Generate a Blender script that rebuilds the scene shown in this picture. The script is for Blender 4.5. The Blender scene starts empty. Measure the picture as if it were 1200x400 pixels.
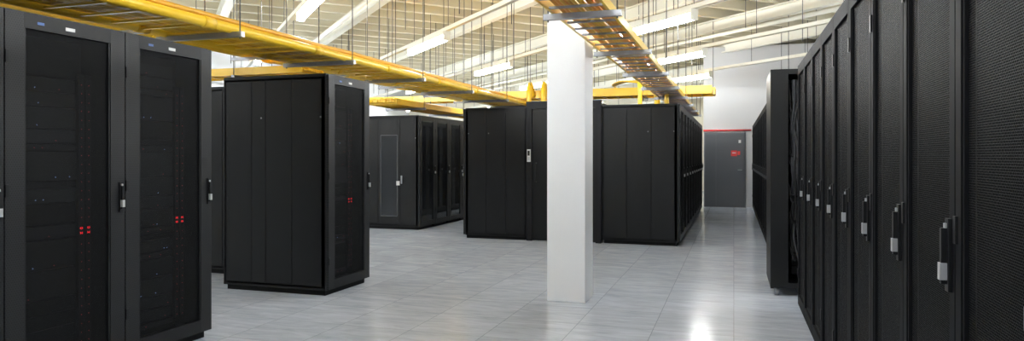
import bpy, bmesh, math, random
from mathutils import Vector, Matrix
random.seed(7)
scene = bpy.context.scene
scene.view_settings.view_transform = 'Standard'

# ---------------------------------------------------------------- materials
def new_mat(name):
    m = bpy.data.materials.new(name); m.use_nodes = True
    nt = m.node_tree
    return m, nt, nt.nodes['Principled BSDF'], nt.nodes['Material Output']

def simple(name, col, rough=0.5, metal=0.0, noise=0.0, scale=6.0, spec=0.5, bump=0.0):
    m, nt, b, o = new_mat(name)
    b.inputs['Roughness'].default_value = rough
    b.inputs['Metallic'].default_value = metal
    b.inputs['Specular IOR Level'].default_value = spec
    b.inputs['Base Color'].default_value = (*col, 1)
    tc = nt.nodes.new('ShaderNodeTexCoord')
    n = nt.nodes.new('ShaderNodeTexNoise'); n.inputs['Scale'].default_value = scale
    n.inputs['Detail'].default_value = 4
    nt.links.new(tc.outputs['Object'], n.inputs['Vector'])
    r = nt.nodes.new('ShaderNodeMapRange')
    r.inputs['To Min'].default_value = 1 - noise; r.inputs['To Max'].default_value = 1 + noise
    nt.links.new(n.outputs['Fac'], r.inputs['Value'])
    vm = nt.nodes.new('ShaderNodeVectorMath'); vm.operation = 'SCALE'
    vm.inputs[0].default_value = col
    nt.links.new(r.outputs['Result'], vm.inputs['Scale'])
    nt.links.new(vm.outputs['Vector'], b.inputs['Base Color'])
    if bump:
        bp = nt.nodes.new('ShaderNodeBump'); bp.inputs['Strength'].default_value = bump
        bp.inputs['Distance'].default_value = 0.004
        n2 = nt.nodes.new('ShaderNodeTexNoise'); n2.inputs['Scale'].default_value = 60
        nt.links.new(tc.outputs['Object'], n2.inputs['Vector'])
        nt.links.new(n2.outputs['Fac'], bp.inputs['Height'])
        nt.links.new(bp.outputs['Normal'], b.inputs['Normal'])
    return m

def emis(name, col, s):
    m, nt, b, o = new_mat(name)
    b.inputs['Base Color'].default_value = (*col, 1)
    b.inputs['Emission Color'].default_value = (*col, 1)
    b.inputs['Emission Strength'].default_value = s
    return m

def hole_mask(nt, pitch, r, soft=0.04):
    L = nt.links
    tc = nt.nodes.new('ShaderNodeTexCoord')
    def grid(off):
        a = nt.nodes.new('ShaderNodeVectorMath'); a.operation = 'MULTIPLY'
        a.inputs[1].default_value = (0, 1/pitch, 1/(1.732*pitch))
        L.new(tc.outputs['Object'], a.inputs[0])
        b = nt.nodes.new('ShaderNodeVectorMath'); b.operation = 'ADD'
        b.inputs[1].default_value = (0, off+100, off+100)
        L.new(a.outputs[0], b.inputs[0])
        f = nt.nodes.new('ShaderNodeVectorMath'); f.operation = 'FRACTION'
        L.new(b.outputs[0], f.inputs[0])
        s = nt.nodes.new('ShaderNodeVectorMath'); s.operation = 'SUBTRACT'
        s.inputs[1].default_value = (0, .5, .5)
        L.new(f.outputs[0], s.inputs[0])
        m = nt.nodes.new('ShaderNodeVectorMath'); m.operation = 'MULTIPLY'
        m.inputs[1].default_value = (0, 1, 1.732)
        L.new(s.outputs[0], m.inputs[0])
        l = nt.nodes.new('ShaderNodeVectorMath'); l.operation = 'LENGTH'
        L.new(m.outputs[0], l.inputs[0])
        return l.outputs['Value']
    mn = nt.nodes.new('ShaderNodeMath'); mn.operation = 'MINIMUM'
    L.new(grid(0), mn.inputs[0]); L.new(grid(.5), mn.inputs[1])
    mr = nt.nodes.new('ShaderNodeMapRange')
    mr.inputs['From Min'].default_value = r - soft; mr.inputs['From Max'].default_value = r + soft
    mr.inputs['To Min'].default_value = 1; mr.inputs['To Max'].default_value = 0
    L.new(mn.outputs[0], mr.inputs['Value'])
    return mr.outputs['Result']

M_BLACK = simple('rack_black', (.0065, .007, .008), .42, 0, .12, 3, spec=.3)
M_FRAME = simple('rack_frame', (.008, .0085, .010), .45, 0, .1, 3, spec=.25)
M_FRAMER = simple('rack_frame_matte', (.008, .0085, .010), .6, 0, .1, 3, spec=.06)
M_DARK = simple('rack_interior', (.003, .003, .0035), .7, spec=.2)
M_UNIT = simple('server_face', (.007, .007, .0085), .55, 0, .3, 9, spec=.25)
M_UNIT2 = simple('server_face_grey', (.011, .012, .014), .55, 0, .3, 9, spec=.25)

M_MESH, nt, b, o = new_mat('perforated_door')
b.inputs['Base Color'].default_value = (.008, .0085, .0095, 1); b.inputs['Roughness'].default_value = .55
b.inputs['Specular IOR Level'].default_value = .12
t = nt.nodes.new('ShaderNodeBsdfTransparent'); mx = nt.nodes.new('ShaderNodeMixShader')
nt.links.new(hole_mask(nt, .0070, .35, .06), mx.inputs[0])
nt.links.new(b.outputs[0], mx.inputs[1]); nt.links.new(t.outputs[0], mx.inputs[2])
nt.links.new(mx.outputs[0], o.inputs['Surface'])
M_STILE, nt, b, o = new_mat('perforated_stile')
mc = nt.nodes.new('ShaderNodeMix'); mc.data_type = 'RGBA'
nt.links.new(hole_mask(nt, .014, .27), mc.inputs['Factor'])
mc.inputs['A'].default_value = (.013, .014, .016, 1); mc.inputs['B'].default_value = (.003, .003, .0035, 1)
nt.links.new(mc.outputs['Result'], b.inputs['Base Color']); b.inputs['Roughness'].default_value = .45
b.inputs['Specular IOR Level'].default_value = .3

M_GLASS, nt, b, o = new_mat('smoked_glass')
b.inputs['Base Color'].default_value = (.018, .020, .023, 1); b.inputs['Roughness'].default_value = .05
M_SILVER = simple('silver_handle', (.55, .57, .59), .35, .6)
M_STEEL = simple('galvanised_steel', (.30, .31, .33), .4, .7, .15, 20)
M_ROD = simple('threaded_rod', (.12, .12, .12), .5, .5)
M_LABEL = simple('label_white', (.7, .7, .7), .5)
M_BLUE = simple('badge_blue', (.05, .12, .35), .4)
M_RED = emis('led_red', (1, .02, .03), 1.5)
M_REDD = emis('led_red_dim', (.5, .04, .05), .22)
M_LEDB = emis('led_blue', (.3, .5, 1), .8)
M_YEL = simple('yellow_cable', (.92, .56, .03), .32, 0, .12, 12)
M_YEL2 = simple('yellow_raceway', (.95, .61, .035), .28, 0, .08, 5)
M_YEL3 = simple('deep_yellow_cable', (.78, .40, .02), .35, 0, .1, 12)
M_ORA = simple('orange_cable', (.92, .42, .05), .4, 0, .12, 12)
M_CBL = simple('black_cable', (.008, .008, .009), .45)
M_CBG = simple('grey_cable', (.06, .062, .07), .45)
M_WALL = simple('wall_paint', (.72, .73, .74), .7, 0, .03, 2)
M_ENDWALL = simple('end_wall_paint', (.50, .50, .50), .7, 0, .03, 2)
M_FARWALL = simple('far_wall_paint', (.66, .62, .50), .7, 0, .05, 2)
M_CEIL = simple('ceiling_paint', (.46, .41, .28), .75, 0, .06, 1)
M_PURL = simple('purlin_paint', (.66, .61, .46), .6, 0, .05, 1)
M_BEAM = simple('beam_paint', (.72, .70, .61), .6, 0, .04, 1)
M_PILLAR = simple('pillar_paint', (.92, .93, .95), .65, 0, .025, 3, bump=.25)
M_DOOR = simple('door_grey', (.065, .07, .08), .45, 0, .08, 2)
M_DOORF = simple('door_frame', (.10, .105, .115), .45)
M_REDP = simple('red_paint', (.65, .03, .03), .4)
M_LAMP = emis('lamp_tube', (.93, .97, 1), 82)
M_LAMP.node_tree.nodes['Principled BSDF'].inputs['Base Color'].default_value = (.8, .8, .8, 1)

# floor
M_FLOOR, nt, b, o = new_mat('marbled_floor_tiles')
L = nt.links
geo = nt.nodes.new('ShaderNodeNewGeometry')
sc = nt.nodes.new('ShaderNodeVectorMath'); sc.operation = 'SCALE'; sc.inputs['Scale'].default_value = 1/.6
L.new(geo.outputs['Position'], sc.inputs[0])
fl = nt.nodes.new('ShaderNodeVectorMath'); fl.operation = 'FLOOR'; L.new(sc.outputs[0], fl.inputs[0])
fr = nt.nodes.new('ShaderNodeVectorMath'); fr.operation = 'FRACTION'; L.new(sc.outputs[0], fr.inputs[0])
wn = nt.nodes.new('ShaderNodeTexWhiteNoise'); wn.noise_dimensions = '2D'; L.new(fl.outputs[0], wn.inputs['Vector'])
st = nt.nodes.new('ShaderNodeVectorMath'); st.operation = 'MULTIPLY'; st.inputs[1].default_value = (2.2, 9, 1)
L.new(geo.outputs['Position'], st.inputs[0])
ad = nt.nodes.new('ShaderNodeVectorMath'); ad.operation = 'ADD'
wsc = nt.nodes.new('ShaderNodeVectorMath'); wsc.operation = 'SCALE'; wsc.inputs['Scale'].default_value = 20
L.new(wn.outputs['Color'], wsc.inputs[0]); L.new(st.outputs[0], ad.inputs[0]); L.new(wsc.outputs[0], ad.inputs[1])
no = nt.nodes.new('ShaderNodeTexNoise'); no.inputs['Scale'].default_value = 1.3; no.inputs['Detail'].default_value = 8
no.inputs['Roughness'].default_value = .65; no.inputs['Distortion'].default_value = .6
L.new(ad.outputs[0], no.inputs['Vector'])
cr = nt.nodes.new('ShaderNodeValToRGB')
cr.color_ramp.elements[0].position = .30; cr.color_ramp.elements[0].color = (.47, .52, .60, 1)
cr.color_ramp.elements[1].position = .68; cr.color_ramp.elements[1].color = (.66, .71, .80, 1)
L.new(no.outputs['Fac'], cr.inputs['Fac'])
tv = nt.nodes.new('ShaderNodeMapRange'); tv.inputs['To Min'].default_value = .95; tv.inputs['To Max'].default_value = 1.04
L.new(wn.outputs['Value'], tv.inputs['Value'])
cs = nt.nodes.new('ShaderNodeVectorMath'); cs.operation = 'SCALE'
L.new(cr.outputs['Color'], cs.inputs[0]); L.new(tv.outputs['Result'], cs.inputs['Scale'])
sx = nt.nodes.new('ShaderNodeSeparateXYZ'); L.new(fr.outputs[0], sx.inputs[0])
def edge(out):
    a = nt.nodes.new('ShaderNodeMath'); a.operation = 'PINGPONG'; a.inputs[1].default_value = .5
    L.new(out, a.inputs[0]); return a.outputs[0]
mn = nt.nodes.new('ShaderNodeMath'); mn.operation = 'MINIMUM'
L.new(edge(sx.outputs['X']), mn.inputs[0]); L.new(edge(sx.outputs['Y']), mn.inputs[1])
lt = nt.nodes.new('ShaderNodeMath'); lt.operation = 'LESS_THAN'; lt.inputs[1].default_value = .004
L.new(mn.outputs[0], lt.inputs[0])
mc = nt.nodes.new('ShaderNodeMix'); mc.data_type = 'RGBA'
L.new(lt.outputs[0], mc.inputs['Factor']); L.new(cs.outputs[0], mc.inputs['A'])
mc.inputs['B'].default_value = (.32, .35, .39, 1)
L.new(mc.outputs['Result'], b.inputs['Base Color'])
rr = nt.nodes.new('ShaderNodeMapRange'); rr.inputs['To Min'].default_value = .11; rr.inputs['To Max'].default_value = .25
b.inputs['Specular IOR Level'].default_value = .6
L.new(no.outputs['Fac'], rr.inputs['Value']); L.new(rr.outputs['Result'], b.inputs['Roughness'])

# ---------------------------------------------------------------- mesh helper
class MB:
    def __init__(s): s.bm = bmesh.new(); s.mats = []
    def mi(s, m):
        if m not in s.mats: s.mats.append(m)
        return s.mats.index(m)
    def box(s, x0, x1, y0, y1, z0, z1, m):
        i = s.mi(m); v = [s.bm.verts.new((x, y, z)) for x in (x0, x1) for y in (y0, y1) for z in (z0, z1)]
        for f in ((0,1,3,2),(4,6,7,5),(0,4,5,1),(2,3,7,6),(0,2,6,4),(1,5,7,3)):
            s.bm.faces.new([v[k] for k in f]).material_index = i
    def quad(s, pts, m):
        f = s.bm.faces.new([s.bm.verts.new(p) for p in pts]); f.material_index = s.mi(m)
    def beam(s, p0, p1, w, z0, z1, m):
        d = Vector((p1[0]-p0[0], p1[1]-p0[1], 0)).normalized(); n = Vector((-d.y, d.x, 0))*w/2
        i = s.mi(m); a = Vector((p0[0], p0[1], 0)); c = Vector((p1[0], p1[1], 0)); v = []
        for p in (a, c):
            for q in (p-n, p+n):
                for z in (z0, z1): v.append(s.bm.verts.new((q.x, q.y, z)))
        for f in ((0,1,3,2),(4,6,7,5),(0,4,5,1),(2,3,7,6),(0,2,6,4),(1,5,7,3)):
            s.bm.faces.new([v[k] for k in f]).material_index = i
    def tube(s, pts, r, m, seg=8):
        i = s.mi(m); pts = [Vector(p) for p in pts]; rings = []
        up = None
        for k, p in enumerate(pts):
            t = (pts[min(k+1, len(pts)-1)] - pts[max(k-1, 0)]).normalized()
            if up is None:
                up = Vector((0, 0, 1)) if abs(t.z) < .9 else Vector((1, 0, 0))
            a = (up - t*up.dot(t))
            if a.length < 1e-4: a = t.orthogonal()
            a.normalize(); up = a; c = t.cross(a)
            rings.append([s.bm.verts.new(p + (a*math.cos(q)+c*math.sin(q))*r) for q in [2*math.pi*j/seg for j in range(seg)]])
        for k in range(len(rings)-1):
            for j in range(seg):
                f = s.bm.faces.new((rings[k][j], rings[k][(j+1)%seg], rings[k+1][(j+1)%seg], rings[k+1][j]))
                f.material_index = i; f.smooth = True
        s.bm.faces.new(rings[0][::-1]).material_index = i
        s.bm.faces.new(rings[-1]).material_index = i
    def mesh(s, name):
        bmesh.ops.recalc_face_normals(s.bm, faces=s.bm.faces)
        me = bpy.data.meshes.new(name); s.bm.to_mesh(me); s.bm.free()
        for m in s.mats: me.materials.append(m)
        return me
    def obj(s, name, loc=(0,0,0), rz=0, bevel=0):
        return place(s.mesh(name), name, loc, rz, bevel)

def place(me, name, loc=(0,0,0), rz=0, bevel=0):
    ob = bpy.data.objects.new(name, me); scene.collection.objects.link(ob)
    ob.location = loc; ob.rotation_euler = (0, 0, rz)
    if bevel:
        bv = ob.modifiers.new('bevel', 'BEVEL'); bv.width = bevel; bv.segments = 2; bv.limit_method = 'ANGLE'
    return ob

def smooth_path(pts, n=8):
    out = []; P = [Vector(p) for p in pts]
    P = [P[0]*2-P[1]] + P + [P[-1]*2-P[-2]]
    for i in range(1, len(P)-2):
        for k in range(n):
            t = k/n; a, b_, c, d = P[i-1], P[i], P[i+1], P[i+2]
            out.append(.5*((2*b_)+(c-a)*t+(2*a-5*b_+4*c-d)*t*t+(-a+3*b_-3*c+d)*t**3))
    out.append(P[-2]); return out

# ---------------------------------------------------------------- room
X0, X1, Y0, Y1, CH = -14.0, 4.0, -2.5, 28.0, 4.6
PY, PX = 19.2, -.78
def slab(name, *a):
    m = MB(); m.box(*a); return m.obj(name)
slab('floor', X0, X1, Y0, Y1, -.1, 0, M_FLOOR)
slab('ceiling', X0, X1, Y0, Y1, CH, CH+.1, M_CEIL)
slab('wall_left', X0-.1, X0, Y0, Y1, 0, CH, M_WALL)
slab('wall_right', X1, X1+.1, Y0, Y1, 0, CH, M_WALL)
slab('wall_front', X0, X1, Y0-.1, Y0, 0, CH, M_WALL)
slab('wall_back', X0, X1, Y1, Y1+.1, 0, CH, M_FARWALL)
slab('wall_aisle_end', PX, X1, PY, PY+.15, 0, 4.3, M_ENDWALL)
slab('wall_step', PX, PX+.15, PY+.15, Y1, 0, 4.3, M_FARWALL)

def clip(c, sgn, xlo=X0+.05, xhi=X1-.05, ylo=Y0+.05, yhi=Y1-.05):
    if sgn > 0: xa, xb = max(xlo, c-yhi), min(xhi, c-ylo); f = lambda x: (x, c-x)
    else: xa, xb = max(xlo, ylo-c), min(xhi, yhi-c); f = lambda x: (x, c+x)
    if xb-xa < .3: return None
    return f(xb), f(xa)
m = MB(); c = -7
while c < 44:
    r = clip(c, -1)
    if r: m.beam(r[0], r[1], .12, CH-.2, CH, M_PURL)
    c += 1.15
m.obj('ceiling_purlins')
m = MB(); c = -12.5
while c < 32:
    r = clip(c, 1)
    if r:
        m.beam(r[0], r[1], .16, CH-.23, CH-.2, M_BEAM); m.beam(r[0], r[1], .03, CH-.42, CH-.23, M_BEAM)
        m.beam(r[0], r[1], .16, CH-.45, CH-.42, M_BEAM)
    c += 3.5
m.obj('ceiling_beams')

LZ = 3.3
lamp = MB(); Ln = .93
lamp.box(-Ln, Ln, -.065, .065, .040, .10, M_BEAM)
lamp.box(-Ln, -Ln+.03, -.055, .055, -.055, .040, M_BEAM); lamp.box(Ln-.03, Ln, -.055, .055, -.055, .040, M_BEAM)
lamp.tube([(-Ln+.03, 0, -.012), (Ln-.03, 0, -.012)], .048, M_LAMP, 12)
lamp_me = lamp.mesh('fluorescent_light')
for c in (-4.4, -1, 2.4, 5.8, 9.24, 12.8, 16.4, 20, 23.5):
    xh = X1-.05 if c < 18 else PX-.1
    r = clip(c, 1, xhi=xh)
    if not r: continue
    m = MB(); m.beam(r[0], r[1], .07, LZ+.10, LZ+.16, M_BEAM)
    n = int((Vector(r[0])-Vector(r[1])).length/1.6)
    for k in range(1, n):
        p = Vector(r[0]).lerp(Vector(r[1]), k/n)
        m.tube([(p.x, p.y, LZ+.16), (p.x, p.y, CH)], .006, M_ROD, 5)
    m.obj('light_track')
    for x in (2.75, -1.17, -5.1, -8.7, -12.3):
        y = c - x
        if Y0+1 < y < Y1-1 and x < xh-.6:
            place(lamp_me, 'fluorescent_light', (x, y, LZ), math.radians(135))

m = MB(); m.box(-1.664, -1.30, 6.18, 6.54, 0, CH, M_PILLAR); m.obj('concrete_pillar', bevel=.008)

# ---------------------------------------------------------------- racks
def rack_mesh(name, w, d, h, kind='mesh', inner=True, handle='+', stile=.085, seams=(.27, .55, .8), window=False, badge=True, sides=True, seed=1, leds=True, smat=None, silver=None):
    R = random.Random(seed); m = MB(); hw, hd = w/2-.003, d/2
    rail_m = smat or M_FRAME
    smat = smat or M_STILE
    silver = silver or M_SILVER
    m.box(-hd+.03, hd-.05, -hw+.02, hw-.02, 0.0, .05, M_DARK)
    m.box(-hd, hd-.035, -hw, hw, .05, .09, M_BLACK)
    m.box(-hd, hd-.035, -hw, hw, h-.05, h, M_BLACK)
    m.box(-hd, -hd+.03, -hw, hw, .09, h-.05, M_BLACK)
    for s in (-1, 1):
        if sides:
            a, b_ = sorted((s*(hw-.008), s*(hw-.03)))
            m.box(-hd+.03, hd-.035, a, b_, .09, h-.05, M_DARK)
            ed = [0]+list(seams)+[1]
            xs = [-hd+.01+(d-.05)*e for e in ed]
            for k in range(len(xs)-1):
                a, b_ = sorted((s*(hw-.009), s*(hw)))
                if window and s < 0 and k == 1:
                    xa, xb = xs[k]+.003, xs[k+1]-.003
                    m.box(xa, xa+.05, a, b_, .07, h-.03, M_BLACK); m.box(xb-.05, xb, a, b_, .07, h-.03, M_BLACK)
                    m.box(xa+.05, xb-.05, a, b_, .07, .24, M_BLACK); m.box(xa+.05, xb-.05, a, b_, 1.76, h-.03, M_BLACK)
                    m.box(xa+.05, xb-.05, a+.004, b_-.001, .24, 1.76, M_GLASS)
                    for (p, q) in ((xa+.05, xa+.062), (xb-.062, xb-.05)): m.box(p, q, -hw-.006, -hw, .24, 1.76, M_DOORF)
                    for z_ in (.24, 1.748): m.box(xa+.05, xb-.05, -hw-.006, -hw, z_, z_+.012, M_DOORF)
                    m.box(xb-.07, xb-.0, -hw-.012, -hw-.006, .82, .90, M_LABEL)
                    m.box(xb+.03, xb+.05, -hw-.03, -hw, .85, 1.0, M_SILVER)
                else:
                    m.box(xs[k]+.003, xs[k+1]-.003, a, b_, .07, h-.03, M_BLACK)
                    if k in (1, len(xs)-2):
                        cx = (xs[k+1]-.05); q = sorted((s*hw, s*(hw+.004)))
                        m.box(cx-.008, cx+.008, q[0], q[1], h-.43, h-.414, M_STEEL)
    for s in (-1, 1):
        a, b_ = sorted((s*hw, s*(hw-.045)))
        m.box(hd-.085, hd-.035, a, b_, .09, h-.05, rail_m)
    xf, xb = hd, hd-.032
    z0, z1 = .06, h-.012
    m.box(xb, xf, -hw, -hw+stile, z0, z1, smat); m.box(xb, xf, hw-stile, hw, z0, z1, smat)
    m.box(xb, xf, -hw+stile, hw-stile, z0, z0+.09, rail_m); m.box(xb, xf, -hw+stile, hw-stile, z1-.085, z1, rail_m)
    xm = hd-.014; a = hw-stile
    for s in (-1, 1):
        p, q = sorted((s*a, s*(a-.012)))
        m.box(xf-.022, xf-.004, p, q, z0+.09, z1-.085, rail_m)
    m.quad([(xm, -a, z0+.09), (xm, a, z0+.09), (xm, a, z1-.085), (xm, -a, z1-.085)], M_MESH if kind == 'mesh' else M_GLASS)
    s = 1 if handle == '+' else -1
    yc = s*(hw-.032)
    m.box(xf, xf+.010, yc-.015, yc+.015, 1.0, 1.19, M_BLACK)
    m.box(xf+.010, xf+.024, yc-.009, yc+.009, 1.02, 1.165, M_FRAME)
    m.box(xf+.010, xf+.028, yc-.010, yc+.010, 1.03, 1.075, silver)
    m.box(xf+.010, xf+.016, yc-.006, yc+.006, 1.165, 1.178, silver)
    for zz in (.3, h/2+.05, h-.3):
        m.box(xf-.01, xf+.006, -s*hw if s > 0 else hw-.02, -s*hw+.02 if s > 0 else hw, zz, zz+.07, M_BLACK)
    if badge:
        m.box(xf, xf+.003, -.03, .03, z1-.06, z1-.04, M_LABEL)
        m.box(xf, xf+.003, -s*.18-.02, -s*.18+.02, z1-.055, z1-.04, M_BLUE)
    if inner:
        xi = hd-.16
        m.box(-hd+.05, xi-.05, -a+.03, a-.03, .1, h-.1, M_DARK)
        z = .15
        while z < h-.25:
            u = R.choice([.044, .044, .088, .088, .132, .176])
            if z+u > h-.12: break
            mt = R.choice([M_DARK, M_DARK, M_UNIT, M_UNIT, M_UNIT2])
            m.box(xi-.05, xi+R.choice([0, .004, .01]), -a+.05, a-.11, z+.003, z+u-.003, mt)
            if mt is not M_DARK:
                for k in range(R.randint(1, 2)):
                    yy = R.uniform(-a+.08, a-.16)
                    m.box(xi+.01, xi+.013, yy, yy+.005, z+.02, z+.025, R.choice([M_LEDB, M_REDD, M_REDD]))
            z += u
        for yy in (a-.085, a-.035):
            m.box(xi-.03, xi+.02, yy-.018, yy+.018, .18, h-.3, M_UNIT)
            z = .2
            while z < h-.35:
                if not .84 < z < .97: m.box(xi+.02, xi+.022, yy-.002, yy+.002, z, z+.006, M_REDD)
                z += .055
            if leds:
                for k in range(2):
                    for j in range(2):
                        zz = .87+k*.03
                        m.box(xi+.02, xi+.023, yy-.010+j*.011, yy-.004+j*.011, zz, zz+.013, M_RED)
    return m.mesh(name)

H = 2.16
LW = .765
for k in range(4):
    me = rack_mesh('server_rack', LW, 1.2, H, seed=k+3, stile=.105)
    place(me, 'server_rack', (-3.72-.6, 4.17-LW*(k+.5), 0), 0, .003)
me = rack_mesh('server_rack', .78, 1.236, H, seed=21, stile=.10, seams=(.28, .42, .68))
place(me, 'server_rack', (-3.72-.618, 5.72+.39, 0), 0, .003)
place(me, 'server_rack', (-5.1-.618, 6.45+.39, 0), math.pi, .003)
cw = .763
meR = rack_mesh('server_rack', cw, 1.19, H, inner=False, seams=(.33, .66), badge=False)
meL = rack_mesh('server_rack', cw, 1.10, H, inner=False, seams=(.33, .66), badge=False)
for k in range(10):
    place(meR, 'server_rack', (-.77-.595, 10.565+cw*(k+.5), 0), 0, .002)
    place(meL, 'server_rack', (-4.285+.55, 10.565+cw*(k+.5), 0), math.pi, .002)
m = MB(); xa, xb, y = -3.18, -1.965, 10.56
m.box(xa, xa+.09, y-.03, y+.09, 0, 2.24, M_FRAME); m.box(xb-.09, xb, y-.03, y+.09, 0, 2.24, M_FRAME)
m.box(xa+.09, xb-.09, y-.03, y+.09, 2.12, 2.24, M_FRAME)
m.box(xa+.095, (xa+xb)/2-.003, y, y+.05, .01, 2.115, M_BLACK); m.box((xa+xb)/2+.003, xb-.095, y, y+.05, .01, 2.115, M_BLACK)
m.box(xa+.02, xa+.075, y-.055, y-.03, 1.27, 1.47, M_LABEL); m.box(xa+.03, xa+.065, y-.06, y-.055, 1.37, 1.45, M_DARK)
m.box(xa+.03, xa+.065, y-.058, y-.055, 1.29, 1.35, M_SILVER)
m.tube([(xa+.16, y, .95), (xa+.16, y-.05, .95), (xa+.16, y-.05, 1.25), (xa+.16, y, 1.25)], .010, M_BLACK)
m.obj('containment_double_door', bevel=.003)
m = MB()
for k in range(9):
    m.box(-3.18, -1.965, 10.7+k*.83, 10.7+k*.83+.8, 2.165, 2.20, M_BLACK)
m.obj('containment_roof')
for k in range(7):
    me3 = rack_mesh('server_rack', .68, 1.2, 2.12, kind='glass', inner=False, window=(k == 0), seams=(.28, .68), badge=False)
    place(me3, 'server_rack', (-5.49-.6, 11.42+.68*(k+.5), 0), 0, .002)
for k in range(7):
    place(meL, 'server_rack', (-8.6, 11.42+cw*(k+.5), 0), math.pi, .002)
rw = .56
for k in range(-2, 8):
    me = rack_mesh('server_rack', rw, 1.1, H, seed=50+k, stile=.045, inner=(k < 5), badge=False, leds=False, smat=M_FRAMER)
    place(me, 'server_rack', (.535+.55, 2.0+rw*(k+.5), 0), math.pi, .0015)
meF = rack_mesh('server_rack', .6, 1.1, H, inner=False, stile=.06, badge=False, smat=M_FRAMER, silver=M_CBG)
for k in range(18):
    place(meF, 'server_rack', (.46+.55, 8.05+.6*(k+.5), 0), math.pi, .0015)
m = MB(); xf, xr, ya, yb, hh = .34, 1.34, 7.1, 7.95, 2.2
for x in (xf+.03, xf+.35, xr-.06):
    for yy in (ya, yb-.05):
        m.box(x, x+.05, yy, yy+.05, .08, hh, M_FRAME)
m.box(xf, xf+.03, ya-.005, yb, .07, hh, M_BLACK)
m.box(xf+.03, xf+.16, ya-.004, ya+.01, .08, hh, M_BLACK)
m.box(xf+.03, xr, ya, yb, hh-.05, hh, M_BLACK); m.box(xf+.03, xr, ya, yb, .08, .13, M_BLACK)
m.box(xr-.01, xr, ya, yb, .08, hh, M_BLACK); m.box(xf+.08, xr-.06, yb-.03, yb-.01, .13, hh-.05, M_BLACK)
for x in (xf+.06, xr-.08):
    for yy in (ya+.04, yb-.08): m.tube([(x, yy, 0), (x, yy, .08)], .022, M_STEEL, 8)
z = .2
while z < 2.0:
    m.box(xf+.2, xr-.15, ya+.13, yb-.12, z, z+.08, random.choice([M_UNIT, M_DARK, M_UNIT2])); z += random.choice([.09, .18, .09])
for k in range(16):
    x = xf+.18+random.random()*.16; z = 2.1; pts = []
    while z > .25:
        pts.append((x+random.uniform(-.025, .025), ya+.07+random.uniform(-.035, .05), z)); z -= .22
    m.tube(smooth_path(pts, 4), .009, random.choice([M_CBL, M_CBL, M_CBG]), 6)
for k in range(12):
    z = random.uniform(.4, 1.9)
    m.tube(smooth_path([(xf+.17, ya+.08, z), (xf+.2, ya+.05, z-.1), (xf+.28, ya+.1, z-.04), (xf+.34, ya+.14, z+.03)], 5), .007, random.choice([M_CBL, M_CBG]), 6)
m.obj('open_equipment_rack')

# ---------------------------------------------------------------- cable trays
def tray_y(name, xa, xb, ya, yb, z, mats, rail, nc, rc, bars, barx, side_h=.09, layers=2, rung=None, round_rail=0):
    m = MB()
    if round_rail:
        for x in (xa, xb):
            m.tube([(x, ya, z+.03), (x, yb, z+.03)], round_rail, rail, 14)
            y = ya+.9
            while y < yb: m.tube([(x, y, z+.03), (x, y+.12, z+.03)], round_rail*1.12, M_YEL, 14); y += 1.5
    else:
        for x in (xa, xb-.02): m.box(x, x+.02, ya, yb, z, z+side_h, rail)
    y = ya+.1
    while y < yb:
        m.box(xa+.02, xb-.02, y, y+.025, z+.005, z+.02, rung or rail); y += .28
    for l in range(layers):
        for k in range(nc):
            bx = xa+.04+(xb-xa-.08)*(k+.5)/nc; pts = []; y = ya
            while y < yb:
                pts.append((bx+random.uniform(-.012, .012), y, z+.03+rc+l*rc*1.9+random.uniform(0, .012))); y += .55
            pts.append((bx, yb, z+.03+rc+l*rc*1.9))
            m.tube(pts, rc, random.choice(mats), 7)
    for y in bars:
        m.box(barx[0], barx[1], y-.022, y+.022, z-.045, z-.002, M_STEEL)
        for x in (barx[0]+.03, barx[1]-.03):
            m.tube([(x, y, z-.06), (x, y, CH)], .006, M_ROD, 6)
    m.obj(name)
def tray_x(name, ya, yb, xa, xb, z, mats, rail, nc, rc, bars, side_h=.09, layers=2):
    m = MB()
    for y in (ya, yb-.02): m.box(xa, xb, y, y+.02, z, z+side_h, rail)
    x = xa+.1
    while x < xb:
        m.box(x, x+.03, ya+.02, yb-.02, z+.005, z+.025, rail); x += .28
    for l in range(layers):
        for k in range(nc):
            by = ya+.04+(yb-ya-.08)*(k+.5)/nc; pts = []; x = xa
            while x < xb:
                pts.append((x, by+random.uniform(-.015, .015), z+.03+rc+l*rc*1.9+random.uniform(0, .01))); x += .55
            pts.append((xb, by, z+.03+rc+l*rc*1.9))
            m.tube(pts, rc, random.choice(mats), 7)
    for x in bars:
        m.box(x-.022, x+.022, ya-.05, yb+.05, z-.045, z-.002, M_STEEL)
        for y in (ya-.03, yb+.03): m.tube([(x, y, z-.06), (x, y, CH)], .006, M_ROD, 6)
    m.obj(name)

BY = [-.55, 1.2, 2.96, 4.73, 6.5, 8.27, 10.04, 11.8, 13.3]
tray_y('yellow_cable_tray', -4.70, -4.02, -1, 13.6, 2.40, [M_YEL, M_YEL, M_YEL2, M_YEL2, M_YEL3, M_YEL3], M_YEL2, 14, .025, BY, (-4.80, -3.90), .07, round_rail=.042)
m = MB()
for (x, z, r_) in ((-5.60, 2.62, .075), (-5.38, 2.62, .06), (-5.12, 2.64, .08), (-4.86, 2.63, .07), (-4.64, 2.62, .06)):
    m.tube([(x, -1, z), (x, 13.6, z)], r_, M_YEL2, 18)
    y = -.6+abs(x)%1
    while y < 13.4:
        m.tube([(x, y, z), (x, y+.12, z)], r_*1.13, M_YEL, 18); y += 1.8
for y in BY:
    yy = y+.25
    m.box(-5.72, -4.50, yy-.02, yy+.02, 2.50, 2.538, M_STEEL)
    for x in (-5.70, -4.52): m.tube([(x, yy, 2.49), (x, yy, CH)], .006, M_ROD, 6)
m.obj('fibre_raceway')
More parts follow.
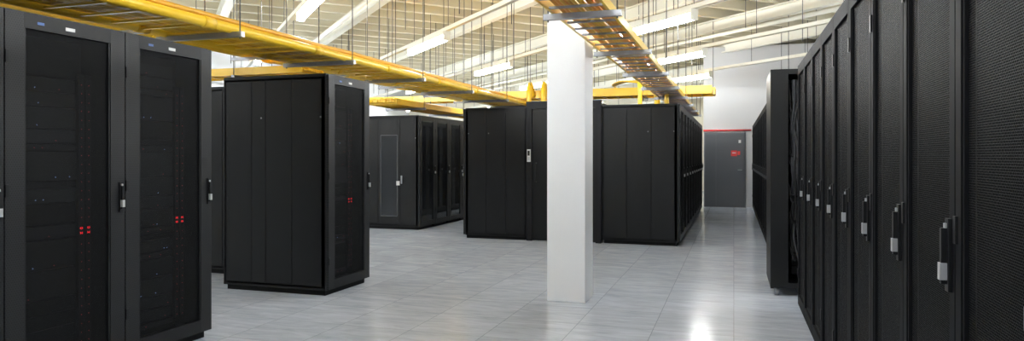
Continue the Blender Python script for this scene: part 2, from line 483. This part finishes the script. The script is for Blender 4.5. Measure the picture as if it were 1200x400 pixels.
tray_y('orange_cable_tray', -1.27, -.84, -1, 18, 2.40, [M_ORA, M_ORA, M_YEL, M_YEL3], M_YEL2, 12, .015, [-.9, .9, 2.7, 4.86, 6.75, 8.6, 10.4, 12.2, 14, 15.8, 17.5], (-1.33, -.76), .07, 1, rung=M_STEEL)
tray_y('yellow_cable_tray', -6.4, -5.75, 11.0, 17, 2.30, [M_YEL, M_YEL2], M_YEL2, 10, .022, [12, 14, 16], (-6.5, -5.65))
tray_x('yellow_cable_tray', 6.9, 7.35, -9.5, -4.85, 2.35, [M_YEL, M_YEL2], M_YEL2, 8, .022, [-9, -7.4, -5.8], layers=1)
tray_x('yellow_cable_tray', 13.75, 14.4, -5.2, -.4, 2.58, [M_YEL, M_YEL2], M_YEL2, 10, .025, [-4.9, -3.3, -1.8], .16)
tray_x('yellow_cable_tray', 16.2, 16.8, -9.5, -.4, 2.78, [M_YEL, M_YEL2], M_YEL2, 10, .025, [-8, -6, -4, -2], .16)
def drop(x, y, z0, dx, r=.055, zt=2.16):
    m = MB()
    m.tube(smooth_path([(x, y, z0), (x, y-.12, z0+.18), (x+dx*.3, y-.35, z0+.2), (x+dx*.6, y-.5, z0+.02), (x+dx*.6, y-.52, zt+.02)], 8), r, M_YEL2, 12)
    m.tube([(x+dx*.6, y-.52, zt), (x+dx*.6, y-.52, zt+.06)], r*1.35, M_YEL2, 12)
    m.obj('yellow_raceway_drop')
for x in (-4.0, -3.7, -3.4, -.95-.5): drop(x, 13.75, 2.62, .1)
for x in (-1.6, -1.15): drop(x, 12.4, 2.5, .1, .04)
m = MB()
for k in range(9):
    o = k*.035
    m.tube(smooth_path([(-1.2+o, 11.2, 2.48), (-1.15+o, 11.6, 2.52), (-1.45+o*.6, 12.0, 2.62), (-1.9+o*.5, 12.4, 2.72), (-2.2, 13.0+o, 2.74), (-2.3, 13.8+o, 2.76)], 8), .014, M_YEL, 7)
m.obj('yellow_cable_bundle')

m = MB()
for k in range(95):
    x = random.uniform(-12, 3); y = random.uniform(8, 26)
    if x > PX-.3 and y > PY-.3: continue
    m.tube([(x, y, random.choice([2.9, 3.2, 3.6])), (x, y, CH)], .007, M_ROD, 5)
m.obj('suspension_rods')
m = MB()
for c, z, r_ in ((4.2, 3.9, .05), (14.6, 3.9, .04), (11, 3.8, .03)):
    q = clip(c, 1)
    m.tube([(q[0][0], q[0][1], z), (q[1][0], q[1][1], z)], r_, M_BEAM, 8)
m.obj('conduit_runs')

# ---------------------------------------------------------------- end wall details
m = MB(); y = PY-.003
m.box(-.76, .30, y-.03, y, 0, 2.0, M_DOORF)
m.box(-.73, -.46, y-.045, y-.03, .02, 1.96, M_DOOR); m.box(-.45, .27, y-.05, y-.03, .02, 1.96, M_DOOR)
m.tube([(.20, y-.05, 1.0), (.20, y-.10, 1.0), (.10, y-.10, 1.0)], .012, M_SILVER)
m.obj('door_1')
y -= .003
m = MB(); m.box(-.07, .08, y-.058, y-.05, 1.37, 1.52, M_REDP); m.box(-.04, .05, y-.060, y-.058, 1.44, 1.47, M_LABEL)
m.box(.10, .16, y-.058, y-.05, 1.40, 1.50, M_REDP); m.box(.12, .18, y-.058, y-.05, 1.72, 1.80, M_LABEL)
m.obj('fire_notice_sign')
m = MB(); m.tube([(-.78, y-.06, 2.06), (.44, y-.06, 2.06)], .022, M_REDP, 10)
for x in (-.6, 0, .35): m.box(x-.01, x+.01, y-.06, y, 2.04, 2.08, M_STEEL)
m.obj('red_sprinkler_pipe')

# ---------------------------------------------------------------- world + camera
w = bpy.data.worlds.new('world'); scene.world = w; w.use_nodes = True
w.node_tree.nodes['Background'].inputs[0].default_value = (.8, .85, 1, 1)
w.node_tree.nodes['Background'].inputs[1].default_value = .3
cam = bpy.data.cameras.new('camera'); cam.lens = 24; cam.sensor_width = 36; cam.shift_y = -16/1200
cam.clip_start = .05
co = bpy.data.objects.new('camera', cam); scene.collection.objects.link(co)
co.location = (0, 0, 1.35); co.rotation_euler = (math.radians(90), 0, math.radians(18))
scene.camera = co
